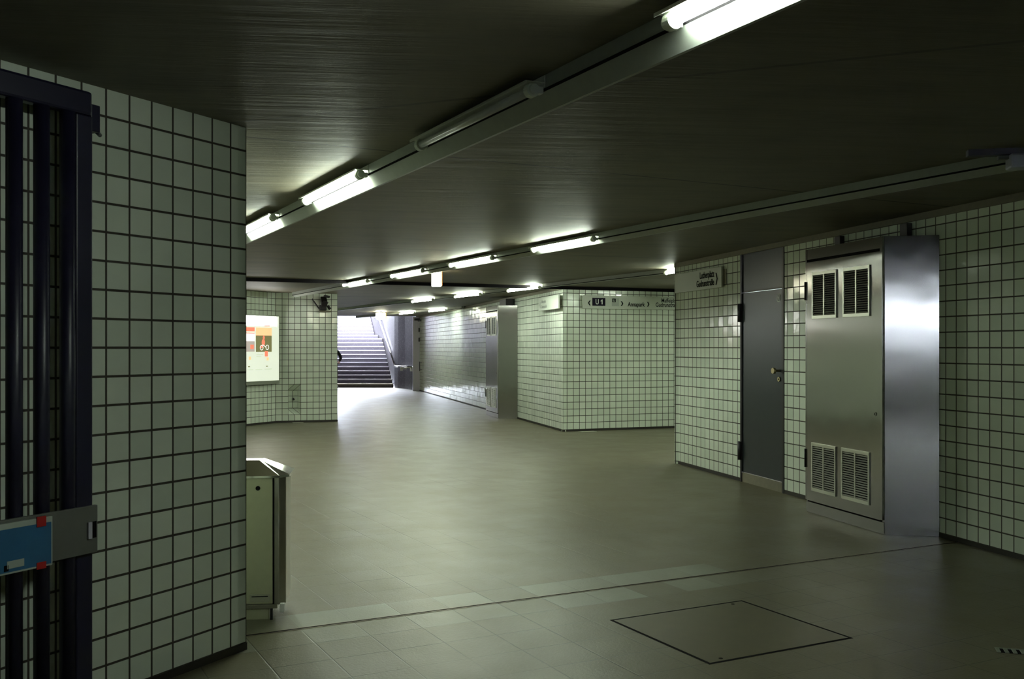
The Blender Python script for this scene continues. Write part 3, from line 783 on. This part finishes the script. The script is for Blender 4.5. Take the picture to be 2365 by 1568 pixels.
fd = empty('floor_drain', Matrix.Translation((dc.x, dc.y, 0)) @ Matrix.Rotation(-.30, 4, 'Z'), 'small slotted metal floor drain at the lower right edge of the floor', 'drain')
box('drain_pit', 0, .36, -.072, .0, .0004, .0012, BLACK, fd)
bm = bmesh.new(); DM = plain('dull_drain_metal', (.30, .33, .27), .45, metal=.5)
for k in range(9): add_box(bm, .038 * k, .038 * k + .019, -.074, .002, .0005, .006)
add_box(bm, 0, .34, -.004, .004, .0005, .006)
bm_obj('drain_grate', bm, DM, fd, bevel=.0015)
# grey speaker at the right ceiling edge
yb = 5.6
gbx = empty('ceiling_speaker', Matrix.Translation(((2348 - 1182.5) / F * yb, yb, CZ)) @ Matrix.Rotation(-.2, 4, 'Z'), 'dim grey speaker box hanging in the dark at the right ceiling edge', 'speaker')
box('speaker_box', -.045, .16, -.06, .06, -.115, -.035, plain('grey_violet_plastic', (.36, .37, .46), .5), gbx, bevel=.01)
box('mounting_arm', -.10, -.045, -.02, .02, -.06, -.04, GREYP, gbx)
box('ceiling_plate', -.26, .05, -.03, .03, -.036, -.0005, CAMM, gbx)

# ------------------------------------------------------------------ person half hidden at the foot of the stairs
PX, PY = -6.80, 37.75
pr = empty('person', Matrix.Translation((PX, PY, 0)) @ Matrix.Rotation(0.0, 4, 'Z'), 'person in a black jacket mostly hidden by the tiled corner before the stairs', 'person')
def skin_mesh(name, verts, edges, radii, mat, parent, root=0, sub=1):
    me = bpy.data.meshes.new(name); me.from_pydata(verts, edges, []); o = link(name, me, mat, parent)
    md = o.modifiers.new('skin', 'SKIN'); md.use_smooth_shade = True
    for i, r in enumerate(radii):
        sv = me.skin_vertices[0].data[i]; sv.radius = r if isinstance(r, tuple) else (r, r); sv.use_root = (i == root)
    s = o.modifiers.new('sub', 'SUBSURF'); s.levels = sub; s.render_levels = sub
    return o
V = [(0, 0, .93), (0, .01, 1.12), (0, .0, 1.32), (0, .0, 1.43), (0, .01, 1.52), (0, .03, 1.62), (0, .02, 1.72)]
Ed = [(0, 1), (1, 2), (2, 3), (3, 4), (4, 5), (5, 6)]; Rr = [(.16, .11), (.14, .10), (.17, .11), (.10, .08), (.055, .055), (.085, .10), (.06, .07)]
def chain(start, pts, rs):
    p = start
    for q, r in zip(pts, rs): V.append(q); Rr.append(r); Ed.append((p, len(V) - 1)); p = len(V) - 1
    return p
for s in (-1, 1):
    k = chain(2, [(s * .19, 0, 1.385), (s * .325, -.05, 1.16), (s * .23, .14, 1.02), (s * .20, .20, .99)], [.06, .045, .035, .03])
    for j, (dx, L_) in enumerate(((-.03, .07), (-.012, .085), (.008, .08), (.026, .065))):
        bx_, by_, bz_ = s * .20 + dx, .245, .975
        chain(k, [(bx_, by_, bz_), (bx_, by_ + L_ * .55, bz_ - .02), (bx_, by_ + L_ * .8, bz_ - .05)], [.011, .009, .008])
    chain(k, [(s * .20 - s * .045, .225, .985), (s * .20 - s * .06, .26, .975)], [.012, .010])
    f_ = .16 * s
    chain(0, [(s * .09, 0, .88), (s * .10, .04 + f_ * .6, .50), (s * .10, f_, .09), (s * .11, f_ + .17, .035)], [.085, .058, .042, .035])
body = skin_mesh('body', V, Ed, Rr, SKIN, pr)
# clothes
Vj = [(0, 0, .90), (0, .01, 1.12), (0, 0, 1.32), (0, 0, 1.42)]; Ej = [(0, 1), (1, 2), (2, 3)]; Rj = [(.19, .135), (.165, .125), (.19, .13), (.12, .10)]
for s in (-1, 1):
    b_ = len(Vj); Vj += [(s * .19, 0, 1.385), (s * .325, -.05, 1.16), (s * .235, .13, 1.025)]; Rj += [.08, .065, .05]; Ej += [(2, b_), (b_, b_ + 1), (b_ + 1, b_ + 2)]
skin_mesh('jacket', Vj, Ej, Rj, CLOTH, pr)
Vt = [(0, 0, .93)]; Et = []; Rt = [(.165, .12)]
for s in (-1, 1):
    f_ = .16 * s; b_ = len(Vt); Vt += [(s * .09, 0, .86), (s * .10, .04 + f_ * .6, .50), (s * .10, f_, .12)]; Rt += [.105, .075, .06]; Et += [(0, b_), (b_, b_ + 1), (b_ + 1, b_ + 2)]
skin_mesh('trousers', Vt, Et, Rt, TROU, pr)
bm = bmesh.new(); bmesh.ops.create_uvsphere(bm, u_segments=20, v_segments=12, radius=1)
for v in bm.verts: v.co = Vector((v.co.x * .092, v.co.y * .108 - .005, v.co.z * .085 + 1.70))
bm_obj('hair', bm, HAIR, pr, smooth_=True)
for s in (-1, 1):
    f_ = .16 * s; box('shoe', s * .11 - .048, s * .11 + .048, f_ - .07, f_ + .22, .0, .085, CLOTH, pr, bevel=.03)

# ------------------------------------------------------------------ daylight, camera, view
w = bpy.data.worlds.new('sky'); S.world = w; w.use_nodes = True
bg = w.node_tree.nodes['Background']; bg.inputs[0].default_value = (.80, .87, 1.0, 1); bg.inputs[1].default_value = 38.0
cam = bpy.data.cameras.new('camera'); co = bpy.data.objects.new('camera', cam); COL.objects.link(co)
co.location = (0, 0, E); co.rotation_euler = (math.pi / 2, 0, 0)
cam.lens = 35; cam.sensor_width = 36; cam.shift_y = 19 / 2365; cam.clip_start = .05; cam.clip_end = 200
S.camera = co
S.view_settings.view_transform = 'Standard'; S.view_settings.look = 'None'
S.view_settings.exposure = 1.1; S.view_settings.gamma = 1; S.view_settings.use_curve_mapping = False
S.cycles.use_denoising = True
S.cycles.max_bounces = 8; S.cycles.diffuse_bounces = 5; S.cycles.glossy_bounces = 4
S.cycles.sample_clamp_indirect = 8; S.cycles.caustics_reflective = False
